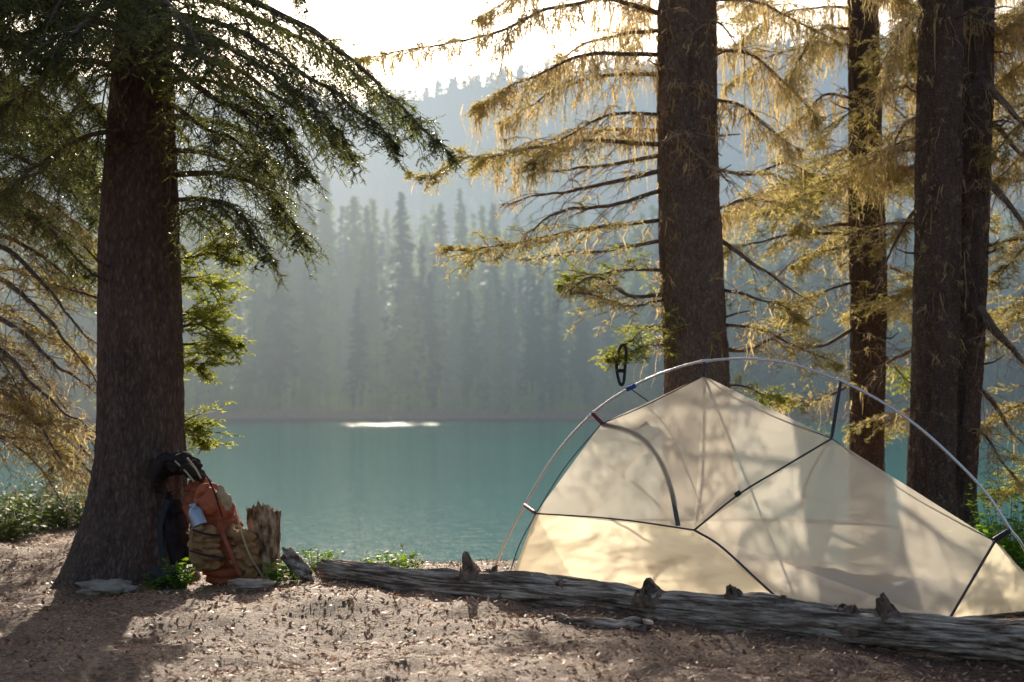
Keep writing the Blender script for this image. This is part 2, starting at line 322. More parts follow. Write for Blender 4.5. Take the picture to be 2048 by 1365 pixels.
for i in range(3600):
    y=330+700*random.random()**.8; u=random.uniform(-150,2200); x=(u-1024)/F*y; z=float(mz(np.array(x),np.array(y)))
    if fbm(np.array([x/60,y/60,1.]),3,8)>.3: continue
    stamp(g,base[i%3],(x,y,z-1),random.uniform(.4,.7),random.uniform(0,6))
g.build('mountain_forest',[M_farbark,M_far],smooth=False,kind='stuff',label='distant conifer forest covering the mountain slope')
# ---------------------------------------------------------------- sprays
K={
'hem':dict(sp=.042,ll=.46,ang=55,dr=.55,sl=.10,nn=9,nl=.019,nw=.0065,t0=.12,li=.0,lil=.1,nm=1,keep=.95,fz=0),
'fir':dict(sp=.035,ll=.28,ang=50,dr=.05,sl=.09,nn=11,nl=.024,nw=.0085,t0=.1,li=0,lil=.1,nm=2,keep=.95,fz=0),
'firg':dict(sp=.045,ll=.36,ang=50,dr=.12,sl=.10,nn=10,nl=.022,nw=.008,t0=.38,li=.1,lil=.06,nm=2,keep=.92,fz=.1),
'gold':dict(sp=.052,ll=.42,ang=50,dr=.2,sl=.10,nn=9,nl=.022,nw=.0075,t0=.46,li=.2,lil=.07,nm=3,keep=.92,fz=.15),
'lich':dict(sp=.052,ll=.40,ang=55,dr=.4,sl=.09,nn=5,nl=.021,nw=.007,t0=.58,li=.75,lil=.12,nm=3,keep=.9,fz=.35),
'bare':dict(sp=.06,ll=.45,ang=45,dr=.30,sl=.14,nn=0,nl=.02,nw=.006,t0=2,li=.10,lil=.06,nm=3,keep=.85,fz=.10),
}
def lichen(G,A,Lm,mi=4):
    n=len(A)
    if n==0: return
    for r in range(7):
        L=(Lm*RNG.gamma(2.0,.35,n))[:,None]; a=RNG.uniform(0,6.28,n); s=np.stack([np.cos(a),np.sin(a),0*a],-1); W=RNG.uniform(.0012,.006,n)[:,None]
        j=lambda k:RNG.normal(size=(n,3))*np.array([1,1,.3])*k
        p0=A+j(.020); p1=p0+j(.013)-L*.3*np.array([0,0,1]); p2=p1+j(.016)-L*.35*np.array([0,0,1]); p3=p2+j(.016)-L*.35*np.array([0,0,1])
        quads(G,p0-s*W*.5,p0+s*W*.5,p1+s*W,p1-s*W,mi); quads(G,p1-s*W,p1+s*W,p2+s*W*.6,p2-s*W*.6,mi); tris(G,p2-s*W*.6,p2+s*W*.6,p3,mi)
def spray(G,pts,r0,kind,scale=1.,lim=0):
    k=K[kind]; pts=np.array(pts,float); L=np.linalg.norm(np.diff(pts,axis=0),axis=1).sum(); r0=r0*(1 if kind in('hem','bare') else .72)
    n=max(8,int(L/.03)); path=catmull(pts,n); t=np.linspace(0,1,n); dry=kind in('bare','gold','lich','firg')
    path=path+(fbm(np.stack([t*L*4,t*0+RNG.uniform(0,99),t*0],-1),3)*.035)[:,None]*t[:,None]*np.array([0,.3,1])
    vtube(G,path,r0*(1-t)**.8+.0018,6,lim)
    T=nrm(np.gradient(path,axis=0)); m=max(4,int(L/k['sp'])); ts=np.repeat(np.linspace(.06,.99,m),2)+RNG.uniform(-.02,.02,2*m); ts=np.clip(ts,0,1)
    ii=(ts*(n-1)).astype(int); sg=np.tile([1,-1],m)[:,None]
    kp=RNG.random(2*m)<k['keep']; ts=ts[kp];ii=ii[kp];sg=sg[kp]
    B=path[ii];Tt=T[ii]; up=np.array([0,0,1.]); side=nrm(np.cross(Tt,up)); tilt=RNG.normal(size=len(B))[:,None]*.55
    side=nrm(side*sg+up*tilt)
    a=np.radians(k['ang']+RNG.normal(size=len(B))*16)[:,None]
    d=nrm(Tt*np.cos(a)+side*np.sin(a))
    ln=(k['ll']*scale*(1-ts)**.55*np.minimum(1,.35+ts*2.2)*RNG.uniform(.35,1.25,len(B)))[:,None]+.03
    M=9; s=np.linspace(0,1,M)[None,:,None]
    lp=B[:,None]+d[:,None]*ln[:,None]*s+np.array([0,0,-1.])*k['dr']*ln[:,None]*s**2+ RNG.normal(size=(len(B),M,3))*.009*s
    vtube(G,lp,np.broadcast_to(np.linspace(.0036,.0012,M),(len(B),M)),3,5 if dry else lim)
    LT=nrm(np.gradient(lp,axis=1)); ls=nrm(np.cross(LT,up))
    b=np.repeat(lp[:,1:].reshape(-1,3),2,0); bt=np.repeat(LT[:,1:].reshape(-1,3),2,0); bs=np.repeat(ls[:,1:].reshape(-1,3),2,0)
    N=len(b); sg=np.tile([1,-1],N//2)[:,None]; tt=np.repeat(ts,2*(M-1)); sl=np.tile(np.repeat(np.linspace(1/(M-1),1,M-1),2),len(B)); lnn=np.repeat(ln[:,0],2*(M-1))
    q=RNG.normal(size=(N,3))*.25
    sd=nrm(bt*.65+bs*sg*.75+q+np.array([0,0,-.5*k['dr']]))
    SL=(k['sl']*np.minimum(1,lnn/.2)*(1.15-.5*sl)*RNG.uniform(.5,1.2,N))[:,None]
    kp=(RNG.random(N)<(.9 if kind!='bare' else .4))
    if kind in('gold','lich'): kp&=((tt*.6+sl*.5)>k['t0'])|(RNG.random(N)<.4)
    b=b[kp];sd=sd[kp];SL=SL[kp];tt=tt[kp];sl=sl[kp];N=len(b)
    wv=nrm(np.cross(sd,RNG.normal(size=(N,3))))*.0016
    tris(G,b-wv,b+wv,b+sd*SL,5 if dry else lim)
    if k['nn']:
        f=((tt*.6+sl*.5)>k['t0']) if k['t0']>.2 else tt>k['t0']*RNG.random(N)
        b2=b[f];s2=sd[f];L2=SL[f];nn=k['nn']; N2=len(b2)
        r=np.linspace(.05,1,nn)[None,:,None]; c=(b2[:,None]+s2[:,None]*L2[:,None]*r).reshape(-1,3)
        S=np.repeat(s2,nn,0); pv=nrm(np.cross(S,up+RNG.normal(size=S.shape)*.25)); sg=np.tile(np.where(np.arange(nn)%2,1,-1),N2)[:,None]
        nd=nrm(S*.65+pv*sg*.75+RNG.normal(size=S.shape)*.2); wv=nrm(np.cross(nd,up+RNG.normal(size=S.shape)*.6))*k['nw']*.5
        nl=k['nl']*RNG.uniform(.7,1.25,len(c))[:,None]
        tris(G,c-wv,c+wv,c+nd*nl,k['nm'])
    if k['fz']:
        A=b[RNG.random(N)<k['fz']]; n3=len(A)
        for r in range(4):
            dd=nrm(RNG.normal(size=(n3,3))+np.array([0,0,-.7])); ww=nrm(np.cross(dd,RNG.normal(size=(n3,3))))*.0025; p=A+RNG.normal(size=(n3,3))*.006
            tris(G,p-ww,p+ww,p+dd*RNG.uniform(.015,.045,n3)[:,None],4)
    if k['li']:
        A=lp[:,1:].reshape(-1,3); A=A[RNG.random(len(A))<k['li']*.3]; lichen(G,A,k['lil'])
        cl=vn(np.stack([t*L*5,t*0+RNG.uniform(0,99),t*0],-1),3)>-.1
        A=path[(RNG.random(n)<k['li'])&cl]; lichen(G,A,k['lil']*1.7)
CM=[M_limb,M_hem,M_fir,M_gold,M_lich,M_twig]
def trunk(G,rows,D,mat=0,sides=90,bark=.013,flare=0,zt=8.5,freq=(9,9,3.),seed=0):
    pts=[P(u,v,D) for u,v,h in rows]; r=[h/F*D for u,v,h in rows]
    top=pts[0]+ (pts[0]-pts[1])/max(1e-6,(pts[0]-pts[1])[2])*(zt-pts[0][2]); pts=[top]+pts; r=[r[0]*.6]+r
    pts=np.array(pts)[::-1]; r=np.array(r)[::-1]
    z=np.arange(pts[0][2],zt,.016); cx=np.interp(z,pts[:,2],pts[:,0]); rr=np.interp(z,pts[:,2],r)
    for _ in range(16): 
        cx[1:-1]=(cx[:-2]+cx[1:-1]+cx[2:])/3; rr[1:-1]=(rr[:-2]+rr[1:-1]+rr[2:])/3
    a=np.arange(sides)*2*math.pi/sides; A,Z=np.meshgrid(a,z)
    dirs=np.stack([np.cos(A),np.sin(A),0*A],-1)
    q=np.stack([np.cos(A)*rr[:,None]*freq[0]*3,np.sin(A)*rr[:,None]*freq[1]*3,Z*freq[2]],-1)
    disp=bark*(1-2*np.abs(fbm(q,5,seed)))*np.minimum(1,rr[:,None]/.15)+.02*vn(np.stack([np.cos(A)*1.2,np.sin(A)*1.2,Z*.8],-1),seed+5)*(rr[:,None]/.2)
    if flare:
        e=np.exp(-(Z-z[0])/.16); disp=disp+flare*e*(.55+.6*np.maximum(0,np.cos(A*2.5+seed))+.35*np.cos(A*4+1+seed))
    R=rr[:,None]+disp; V=np.stack([cx[:,None]+R*dirs[...,0],D+R*dirs[...,1],Z],-1)
    i=np.arange(A.size).reshape(A.shape); nx=np.roll(i,-1,1)
    G.add(V.reshape(-1,3),np.stack([i[:-1],nx[:-1],nx[1:],i[1:]],-1).reshape(-1,4),mat)
    return lambda zz:(np.array([np.interp(zz,z,cx),D,zz]),float(np.interp(zz,z,rr)))
def autob(G,at,zlo,zhi,n,azr,Lr,rise,droop,kind,scale=1):
    for i in range(n):
        z=random.uniform(zlo,zhi); c,r=at(z); az=random.uniform(*azr); L=random.uniform(*Lr); d=np.array([math.cos(az),math.sin(az),0])
        p=[c+d*r*.6,c+d*L*.35+np.array([0,0,rise*L*.35]),c+d*L*.7+np.array([0,0,rise*L*.4-droop*L*.3]),c+d*L+np.array([0,0,rise*L*.3-droop*L])]
        spray(G,p,.006+.007*L,random.choice(kind),scale)
def tree(name_label,rows,D,branches,autos,bark=M_bark,stubs=14,tl=0,**kw):
    base=np.array([(rows[-1][0]-1024)/F*D,D,P(0,rows[-1][1],D)[2]])
    e=empty('conifer_tree',base,label=name_label,category='tree')
    g=Geo(); at=trunk(g,rows,D,**kw)
    for i in range(stubs):
        z=random.uniform(base[2]+.6,6); c,r=at(z); az=random.uniform(-PI,0.2); d=np.array([math.cos(az),math.sin(az),random.uniform(-.2,.4)]); L=random.uniform(.05,.22)
        q=np.array([c+d*r*.8,c+d*(r+L*.5),c+d*(r+L)+[0,0,random.uniform(-.05,.05)]]); vtube(g,q,np.array([.009,.006,.003]),5,0)
    g.build('trunk',bark,base,e)
    g=Geo()
    for kind,r0,pp in branches:
        sc=1
        if isinstance(kind,tuple): kind,sc=kind
        spray(g,[P(*q) for q in pp],r0,kind,sc)
    for a in autos: autob(g,at,*a)
    if tl:
        A=[]
        for i in range(tl):
            z=random.uniform(2.6,5.2); c,r=at(z); az=random.uniform(-PI-.3,.3); A.append(c+np.array([math.cos(az),math.sin(az),0])*(r+.012))
        lichen(g,np.array(A),.09)
    g.build('crown',CM,base,e); return e,at
PI=math.pi
# left hemlock
tree('large hemlock with flared base and drooping boughs',[(288,-150,46),(289,0,48),(285,250,64),(280,500,76),(283,800,79),(283,900,83),(278,1000,92),(268,1080,106),(262,1170,132)],7.3,[
 ('hem',.022,[(300,-60,7.2),(520,10,7.0),(720,130,6.8),(905,305,6.6)]),
 ('hem',.02,[(310,-30,7.2),(480,20,7.3),(660,110,7.4),(840,250,7.4)]),
 ('hem',.018,[(310,20,7.2),(470,60,6.9),(640,170,6.7),(800,300,6.6)]),
 ('hem',.018,[(320,80,7.2),(450,130,7.3),(600,230,7.3),(720,320,7.2)]),
 ('hem',.018,[(320,50,7.2),(450,90,6.8),(560,160,6.6),(690,270,6.5)]),
 ('hem',.016,[(330,120,7.2),(430,200,6.9),(540,250,6.8),(605,360,6.7)]),
 ('hem',.014,[(330,200,7.2),(400,250,7.0),(470,290,6.9),(520,330,6.8)]),
 ('hem',.014,[(330,160,7.2),(420,160,7.1),(500,200,7.0),(580,260,6.9)]),
 ('hem',.014,[(330,230,7.2),(400,240,7.4),(480,260,7.5),(560,320,7.5)]),
 ('hem',.016,[(340,350,7.3),(450,350,7.2),(550,400,7.1),(610,490,7.0)]),
 ('hem',.014,[(340,300,7.3),(420,310,7.5),(520,360,7.6),(570,440,7.6)]),
 (('hem',.8),.012,[(345,400,7.3),(420,400,7.0),(480,430,6.9),(540,520,6.8)]),
 (('hem',.7),.012,[(345,430,7.3),(400,420,7.4),(440,450,7.5),(480,500,7.5)]),
 (('fir',1.1),.010,[(345,520,7.4),(390,515,7.5),(430,510,7.5),(468,525,7.5)]),
 (('fir',1.1),.010,[(345,560,7.4),(380,555,7.6),(410,560,7.7),(440,575,7.7)]),
 (('fir',1.2),.010,[(345,660,7.4),(390,650,7.5),(430,665,7.5),(482,688,7.5)]),
 (('fir',1.1),.010,[(345,640,7.5),(380,625,7.6),(400,630,7.6),(430,640,7.6)]),
 (('fir',1.1),.010,[(345,690,7.5),(380,690,7.6),(400,690,7.6),(440,700,7.6)]),
 (('fir',.9),.008,[(350,735,7.4),(370,725,7.4),(390,735,7.5),(408,745,7.5)]),
 (('fir',1),.008,[(350,880,7.4),(370,860,7.5),(390,870,7.6),(412,885,7.6)]),
 (('fir',.8),.008,[(350,850,7.4),(370,845,7.5),(380,850,7.6),(395,860,7.6)]),
 ('hem',.018,[(270,150,7.2),(160,120,6.9),(60,180,6.7),(-60,260,6.6)]),
 ('hem',.018,[(270,60,7.2),(160,40,6.9),(60,60,6.7),(-60,120,6.6)]),
 ('hem',.018,[(280,-50,7.2),(200,20,6.6),(150,60,6.3),(100,130,6.1)]),
 ('hem',.018,[(290,-80,7.2),(330,0,6.6),(380,60,6.3),(420,140,6.1)]),
 ('hem',.014,[(280,260,7.2),(170,270,7.1),(80,330,7.0),(0,400,6.9)]),
 ],[(4.3,5.6,14,(1.7,4.6),(.9,1.7),.1,.55,['hem']),(4.7,5.8,4,(-1.5,1.5),(.8,1.4),.1,.55,['hem'])],bark=M_barkL,flare=.06,seed=2)
# left outer tree
tree('dark hemlock with tangled bare lower twigs',[(-160,-150,50),(-165,300,60),(-175,900,75),(-180,1080,90)],8.6,[
 ('hem',.02,[(-140,60,8.5),(0,80,8.3),(100,140,8.1),(210,250,8.0)]),
 ('hem',.02,[(-140,180,8.5),(0,200,8.3),(90,250,8.1),(200,360,8.0)]),
 ('hem',.02,[(-140,240,8.5),(0,240,8.6),(90,290,8.6),(200,380,8.6)]),
 ('hem',.02,[(-140,300,8.5),(0,300,8.3),(90,340,8.1),(200,440,8.0)]),
 ('lich',.02,[(-140,360,8.5),(0,360,8.7),(90,400,8.7),(200,480,8.7)]),
 ('hem',.02,[(-140,400,8.5),(0,400,8.3),(90,450,8.1),(200,560,8.0)]),
 ('bare',.02,[(-140,460,8.5),(0,470,8.7),(90,520,8.7),(180,600,8.7)]),
 ('bare',.02,[(-140,480,8.5),(0,490,8.3),(90,570,8.1),(200,700,8.0)]),
 ('bare',.02,[(-140,540,8.5),(0,560,8.2),(100,650,8.0),(210,780,7.8)]),
 ('bare',.02,[(-140,600,8.5),(0,640,8.2),(100,720,8.0),(200,800,7.8)]),
 ('bare',.018,[(-140,660,8.5),(0,700,8.2),(80,780,8.0),(190,860,7.8)]),
 ('bare',.018,[(-140,740,8.5),(0,780,8.2),(80,860,8.0),(160,960,7.8)]),
 ('bare',.016,[(-140,640,8.8),(0,680,8.8),(90,760,8.7),(190,900,8.6)]),
 ('gold',.012,[(-140,800,8.5),(0,790,8.3),(60,810,8.2),(150,850,8.1)]),
 ('gold',.012,[(-140,860,8.5),(0,870,8.3),(70,880,8.2),(130,930,8.1)]),
 ('gold',.012,[(-140,560,9),(0,540,8.9),(70,560,8.8),(180,600,8.8)]),
 ('gold',.012,[(-140,640,9),(0,620,8.9),(70,660,8.8),(180,720,8.8)]),
 ],[(3.4,5.6,14,(-1.4,1.4),(1.0,1.9),.05,.5,['hem']),(2.0,3.6,10,(-1.2,1.2),(1,1.5),.05,.5,['bare','bare','gold'])],bark=M_barkL,seed=4,flare=.05)
# centre tree
tree('straight grey barked fir hung with golden beard lichen',[(1375,-150,50),(1375,0,57),(1376,300,57),(1384,560,62),(1391,780,66),(1393,1100,75),(1393,1180,90)],9.0,[
 ('lich',.022,[(1330,30,9),(1180,0,8.9),(960,70,8.8),(705,122,8.7)]),
 ('lich',.02,[(1330,-60,9),(1180,-80,9.2),(1050,-20,9.3),(950,40,9.4)]),
 ('lich',.02,[(1330,110,9),(1180,110,8.8),(1060,160,8.6),(945,215,8.5)]),
 ('lich',.018,[(1330,150,9),(1220,150,9.1),(1100,190,9.2),(1000,250,9.3)]),
 ('lich',.018,[(1330,60,9),(1240,70,9.2),(1150,100,9.4),(1080,150,9.5)]),
 ('gold',.02,[(1330,290,9),(1150,285,8.9),(980,315,8.8),(820,352,8.7)]),
 ('lich',.014,[(1330,260,9),(1200,260,9.2),(1080,290,9.3),(960,330,9.4)]),
 ('lich',.015,[(1330,230,9),(1230,230,8.8),(1140,270,8.7),(1060,330,8.6)]),
 ('bare',.015,[(1330,340,9),(1200,370,9.1),(1100,390,9.2),(1010,405,9.3)]),
 ('bare',.013,[(1330,310,9),(1210,330,9.2),(1130,340,9.3),(1040,340,9.4)]),
 ('gold',.018,[(1330,440,9),(1180,460,8.9),(1030,490,8.8),(885,503,8.7)]),
 ('bare',.015,[(1330,380,9),(1220,410,8.8),(1120,430,8.6),(1050,470,8.5)]),
 ('bare',.012,[(1330,480,9),(1220,500,9.2),(1130,500,9.4),(1050,520,9.5)]),
 ('firg',.014,[(1330,540,9),(1250,540,9),(1180,555,9),(1115,572,9)]),
 ('bare',.014,[(1330,590,9),(1260,590,8.8),(1190,560,8.7),(1120,590,8.6)]),
 ('gold',.013,[(1330,600,9),(1270,610,8.9),(1210,600,8.8),(1150,590,8.8)]),
 (('firg',.8),.012,[(1335,660,9),(1300,655,8.9),(1250,690,8.8),(1212,715,8.7)]),
 (('firg',.7),.010,[(1335,690,9),(1300,690,8.8),(1260,700,8.7),(1225,715,8.6)]),
 ('gold',.015,[(1430,340,9),(1500,350,9),(1560,330,9),(1620,350,9)]),
 ('gold',.015,[(1430,420,9),(1490,400,9.1),(1560,400,9.3),(1640,380,9.4)]),
 ('bare',.015,[(1440,480,9),(1500,520,8.9),(1560,560,8.8),(1620,600,8.8)]),
 ('gold',.015,[(1445,580,9),(1500,590,8.8),(1550,610,8.7),(1605,640,8.6)]),
 ('gold',.015,[(1450,650,9),(1520,660,8.8),(1600,700,8.7),(1680,730,8.6)]),
 ('bare',.015,[(1450,700,9),(1500,700,9.2),(1560,670,9.4),(1640,620,9.6)]),
 ('lich',.018,[(1430,100,9),(1500,110,9.1),(1570,170,9.2),(1640,240,9.3)]),
 ('lich',.018,[(1430,0,9),(1500,0,9.1),(1570,30,9.2),(1680,90,9.3)]),
 ('lich',.015,[(1430,200,9),(1480,210,8.8),(1530,250,8.7),(1600,300,8.6)]),
 (('firg',.9),.010,[(1450,770,9.1),(1490,775,9),(1530,790,8.9),(1560,800,8.9)]),
 ],[(5.0,6,6,(-PI,PI),(1.0,1.8),.0,.3,['lich']),(3.8,5,5,(-2.0,-1.1),(.3,.6),.0,.4,['bare'])],seed=6,flare=.05,tl=60)
def T3(label,rows,D,br,au,seed,flare=.03,bark=.01,tl=40):
    return tree(label,rows,D,br,au,bark=M_barkd,seed=seed,flare=flare,stubs=18,tl=tl)
T3('slim dark conifer trunk with lichen and short boughs',[(1722,-150,29),(1724,0,30),(1732,300,32),(1738,600,34),(1733,900,32),(1733,1130,36)],10.4,[
 ('lich',.015,[(1720,60,10.4),(1640,60,10.3),(1600,120,10.2),(1560,190,10.1)]),
 ('lich',.015,[(1720,200,10.4),(1650,190,10.3),(1600,240,10.2),(1550,280,10.1)]),
 ('gold',.014,[(1720,360,10.4),(1660,350,10.3),(1600,380,10.2),(1530,420,10.1)]),
 ('bare',.014,[(1720,450,10.4),(1660,450,10.5),(1600,470,10.6),(1530,500,10.7)]),
 ('gold',.014,[(1720,560,10.4),(1660,580,10.2),(1610,600,10.1),(1560,640,10.0)]),
 ('bare',.014,[(1720,650,10.4),(1650,690,10.3),(1600,700,10.2),(1540,690,10.1)]),
 ('gold',.014,[(1720,760,10.4),(1660,790,10.3),(1620,800,10.2),(1560,810,10.1)]),
 ('lich',.015,[(1745,120,10.4),(1790,120,10.5),(1830,180,10.6),(1870,240,10.7)]),
 ('gold',.014,[(1745,330,10.4),(1790,330,10.5),(1840,380,10.6),(1880,420,10.7)]),
 ('gold',.014,[(1745,520,10.4),(1790,540,10.5),(1840,560,10.6),(1880,600,10.7)]),
 ('firg',.014,[(1745,700,10.4),(1780,720,10.5),(1810,760,10.6),(1850,800,10.7)]),
 ],[(3.4,5.8,16,(-.2,PI+.2),(.7,1.5),.0,.3,['gold','lich','lich','bare'])],8)
T3('thick dark conifer trunk with lichen patches',[(1885,-150,38),(1882,0,40),(1878,300,42),(1872,700,42),(1862,1000,44),(1858,1130,60)],8.9,[
 ('lich',.018,[(1870,30,8.9),(1820,40,8.9),(1790,90,8.9),(1765,180,8.9)]),
 ('lich',.016,[(1870,230,8.9),(1820,240,9.2),(1790,290,9.4),(1770,360,9.6)]),
 ('gold',.016,[(1870,330,8.9),(1810,340,9.6),(1770,390,10.6),(1720,420,11)]),
 ('bare',.016,[(1870,400,8.9),(1820,430,9.0),(1790,480,9.1),(1760,560,9.2)]),
 ('gold',.016,[(1870,560,8.9),(1810,600,9.6),(1770,620,10.6),(1700,640,11)]),
 ('bare',.016,[(1860,690,8.9),(1820,700,9.2),(1780,730,9.4),(1720,780,9.5)]),
 ('gold',.016,[(1860,800,8.9),(1800,830,9.6),(1770,850,10.6),(1700,880,11)]),
 ],[(3.4,5.6,10,(.2,PI-.2),(.7,1.4),.0,.3,['gold','lich'])],11,.04)
T3('leaning dark conifer trunk with crooked bare limbs',[(1950,-150,34),(1948,0,36),(1944,300,36),(1930,700,36),(1908,1000,38),(1900,1130,55)],9.15,[
 ('bare',.034,[(1950,150,9.1),(1990,190,9.0),(2040,240,8.9),(2120,330,8.8)]),
 ('bare',.032,[(1950,350,9.1),(1990,380,9.0),(2040,440,8.9),(2110,560,8.8)]),
 ('bare',.036,[(1945,600,9.1),(1990,660,9.0),(2040,720,8.9),(2110,820,8.8)]),
 ('bare',.024,[(1950,260,9.1),(1990,250,9.2),(2040,310,9.3),(2100,330,9.3)]),
 ('gold',.016,[(1930,860,9.1),(1970,870,9.0),(2010,930,8.9),(2070,1000,8.8)]),
 ('bare',.02,[(1935,760,9.1),(1980,800,9.2),(2020,860,9.3),(2060,900,9.3)]),
 ],[(4.5,5.8,5,(-.2,2),(.7,1.3),.0,.3,['lich'])],14,.04)
tree('lichen draped conifer beside the lake bank',[(2190,-150,50),(2190,300,55),(2190,900,60),(2190,1100,80)],9.6,[
 ('gold',.02,[(2170,480,9.6),(2100,470,9.5),(2050,500,9.4),(1980,560,9.3)]),
 ('gold',.02,[(2170,620,9.6),(2100,600,9.5),(2050,620,9.4),(1970,680,9.3)]),
 ('lich',.02,[(2170,100,9.6),(2100,90,9.5),(2050,120,9.4),(1970,180,9.3)]),
 ('lich',.02,[(2170,0,9.6),(2100,-20,9.5),(2050,20,9.4),(1980,60,9.3)]),
 ('lich',.02,[(2170,280,9.6),(2100,270,9.5),(2050,300,9.4),(1990,360,9.3)]),
 ('gold',.02,[(2170,780,9.6),(2100,780,9.5),(2050,800,9.4),(1970,850,9.3)]),
 ('firg',.02,[(2170,950,9.6),(2100,940,9.5),(2050,960,9.4),(1980,1000,9.3)]),
 ],[(3.0,5.8,15,(1.8,4.3),(.8,1.7),.0,.3,['gold','lich','bare'])],seed=21)
# ---------------------------------------------------------------- fallen log
M_log=solid('weathered_wood',[(.40,(.12,.08,.056)),(.49,(.42,.32,.235)),(.60,(.88,.75,.59))],1,(4,34,34),.8,1,3.0,bdist=.022,rot=math.radians(32.6),nr=.72,detail=9,spec=.2)
def logmesh(G,a,b,r0,r1,n,k,seed,bend=.04,rag=.12,crack=.017):
    a=np.array(a);b=np.array(b); L=np.linalg.norm(b-a); T=(b-a)/L; e1=nrm(np.cross(T,[0,0.02,1.])); e2=np.cross(e1,T)
    t=np.linspace(0,1,n); an=np.arange(k)*2*math.pi/k; A,Tt=np.meshgrid(an,t)
    r=(r0+(r1-r0)*Tt); sc=(r0+r1)/.15; q=np.stack([np.cos(A)*1.1,np.sin(A)*1.1,Tt*L*2.6],-1)
    r=r*(1+.30*fbm(q+seed,4,seed))-min(1,sc)*crack*np.maximum(0,1-6*np.abs(fbm(np.stack([np.cos(A)*3.4,np.sin(A)*3.4,Tt*L*.7],-1),3,seed+1)))+min(1,sc)*.005*fbm(np.stack([np.cos(A)*12,np.sin(A)*12,Tt*L*4],-1),4,seed)
    endf=rag*(.5+.5*vn(np.stack([np.cos(A)*3,np.sin(A)*3,A*0],-1),seed+7))
    Lp=Tt*L+np.where(Tt<.5,1,-1)*endf*np.exp(-np.minimum(Tt,1-Tt)*L/.12)
    r=r*np.clip(np.minimum(Tt,1-Tt)*n/1.5,0.05,1)
    bz=bend*(np.sin(Tt*5+seed)+.6*np.sin(Tt*11+seed)+.3*np.sin(Tt*23))
    c=a+T*Lp[...,None]+np.array([0,0,1.])*bz[...,None]
    V=c+e1*(np.cos(A)*r)[...,None]+e2*(np.sin(A)*r)[...,None]
    i=np.arange(A.size).reshape(A.shape); nx=np.roll(i,-1,1)
    G.add(V.reshape(-1,3),np.stack([i[:-1],nx[:-1],nx[1:],i[1:]],-1).reshape(-1,4))
a=G0(630,6.75)+[0,0,.065]; b=G0(2230,4.85)+[0,0,.06]
e=empty('fallen_log',(a+b)/2,label='long weathered grey driftwood log with broken knots',category='log'); org=(a+b)/2
g=Geo(); logmesh(g,a,b,.062,.086,560,140,3,.012,.2); g.build('log_stem',M_log,org,e)
M_knot=solid('knot_wood',[(.3,(.08,.052,.038)),(.7,(.36,.25,.17))],30,bump=.8)
for (u,up,r,lx,dy) in [(952,.17,.022,-.35,0),(970,.13,.014,.5,-.1),(1300,.13,.028,-.3,-.7),(1475,.15,.019,-.25,-.2),(1545,.14,.026,.4,-.7),(1780,.175,.026,-.35,-.35),(1690,.13,.030,.2,-.8),(1120,.10,.018,.3,-.6)]:
    k=(u-1024)/F; tt=(k*a[1]-a[0])/((b[0]-a[0])-k*(b[1]-a[1])); c=a+(b-a)*tt
    g=Geo(); d=np.array([lx,dy,1.]); d/=np.linalg.norm(d); logmesh(g,c,c+d*up,r*2.5,r*.7,34,28,int(u)%50,.006,.07,.004)
    g.build('branch_stub',M_knot,org,e)
a2=G0(1085,5.66)+[0,0,.01]; b2=G0(1310,5.42)+[0,0,.02]; g=Geo(); logmesh(g,a2,b2,.022,.034,80,30,9,.008,.1)
g.build('broken_log',M_log,(a2+b2)/2,label='short split piece of bleached wood lying beside log',category='log')
# ---------------------------------------------------------------- stump
D0=6.95; c=G0(534,D0); g=Geo(); sides=80; zz=np.linspace(0,1,80); a=np.arange(sides)*2*math.pi/sides; A,Z=np.meshgrid(a,zz)
top=.385+.025*vn(np.stack([np.cos(A)*1.6,np.sin(A)*1.6,0*A],-1),4)-.05*np.cos(A)*(np.cos(A)>0)+.022*vn(np.stack([np.cos(A)*7,np.sin(A)*7,0*A],-1),9)
R=.072+.045*np.exp(-Z*6)+.012*fbm(np.stack([np.cos(A)*4,np.sin(A)*4,Z*3],-1),5,6)+.014*vn(np.stack([np.cos(A)*1.5,np.sin(A)*1.5,Z*2],-1),3)
V=np.stack([c[0]+R*np.cos(A)-.02*Z,c[1]+R*np.sin(A),c[2]-.04+(top+.04)*Z],-1); 
i=np.arange(A.size).reshape(A.shape); nx=np.roll(i,-1,1); F4=np.stack([i[:-1],nx[:-1],nx[1:],i[1:]],-1).reshape(-1,4)
g.add(V.reshape(-1,3),F4)
ring=V[-1]; cen=ring.mean(0)-[0,0,.07]; mid=(ring+cen)/2-[0,0,.02]; n=sides
VV=np.vstack([ring,mid,[cen]]); f4=[[j,(j+1)%n,n+(j+1)%n,n+j] for j in range(n)]; f3=[[n+j,n+(j+1)%n,2*n] for j in range(n)]
off=g.n; g.v.append(VV); g.f[4].append(np.array(f4)+off); g.m[4].append(np.zeros(n,int)); g.f[3].append(np.array(f3)+off); g.m[3].append(np.zeros(n,int)); g.n+=len(VV)
g.build('tree_stump',solid('stump_wood',[(.38,(.15,.085,.045)),(.5,(.48,.31,.17)),(.64,(.78,.58,.37))],26,(1,1,.5),.8,1,60,bdist=.02),c,label='short jagged broken tree stump with golden brown wood',category='tree stump')
a2=G0(562,6.8)+[0,0,.17]; b2=G0(628,6.7)+[0,0,.0]; g=Geo(); logmesh(g,a2,b2,.03,.038,44,30,12,.0,.08)
g.build('driftwood_slab',M_log,(a2+b2)/2,label='split grey driftwood slab leaning on stump',category='driftwood')
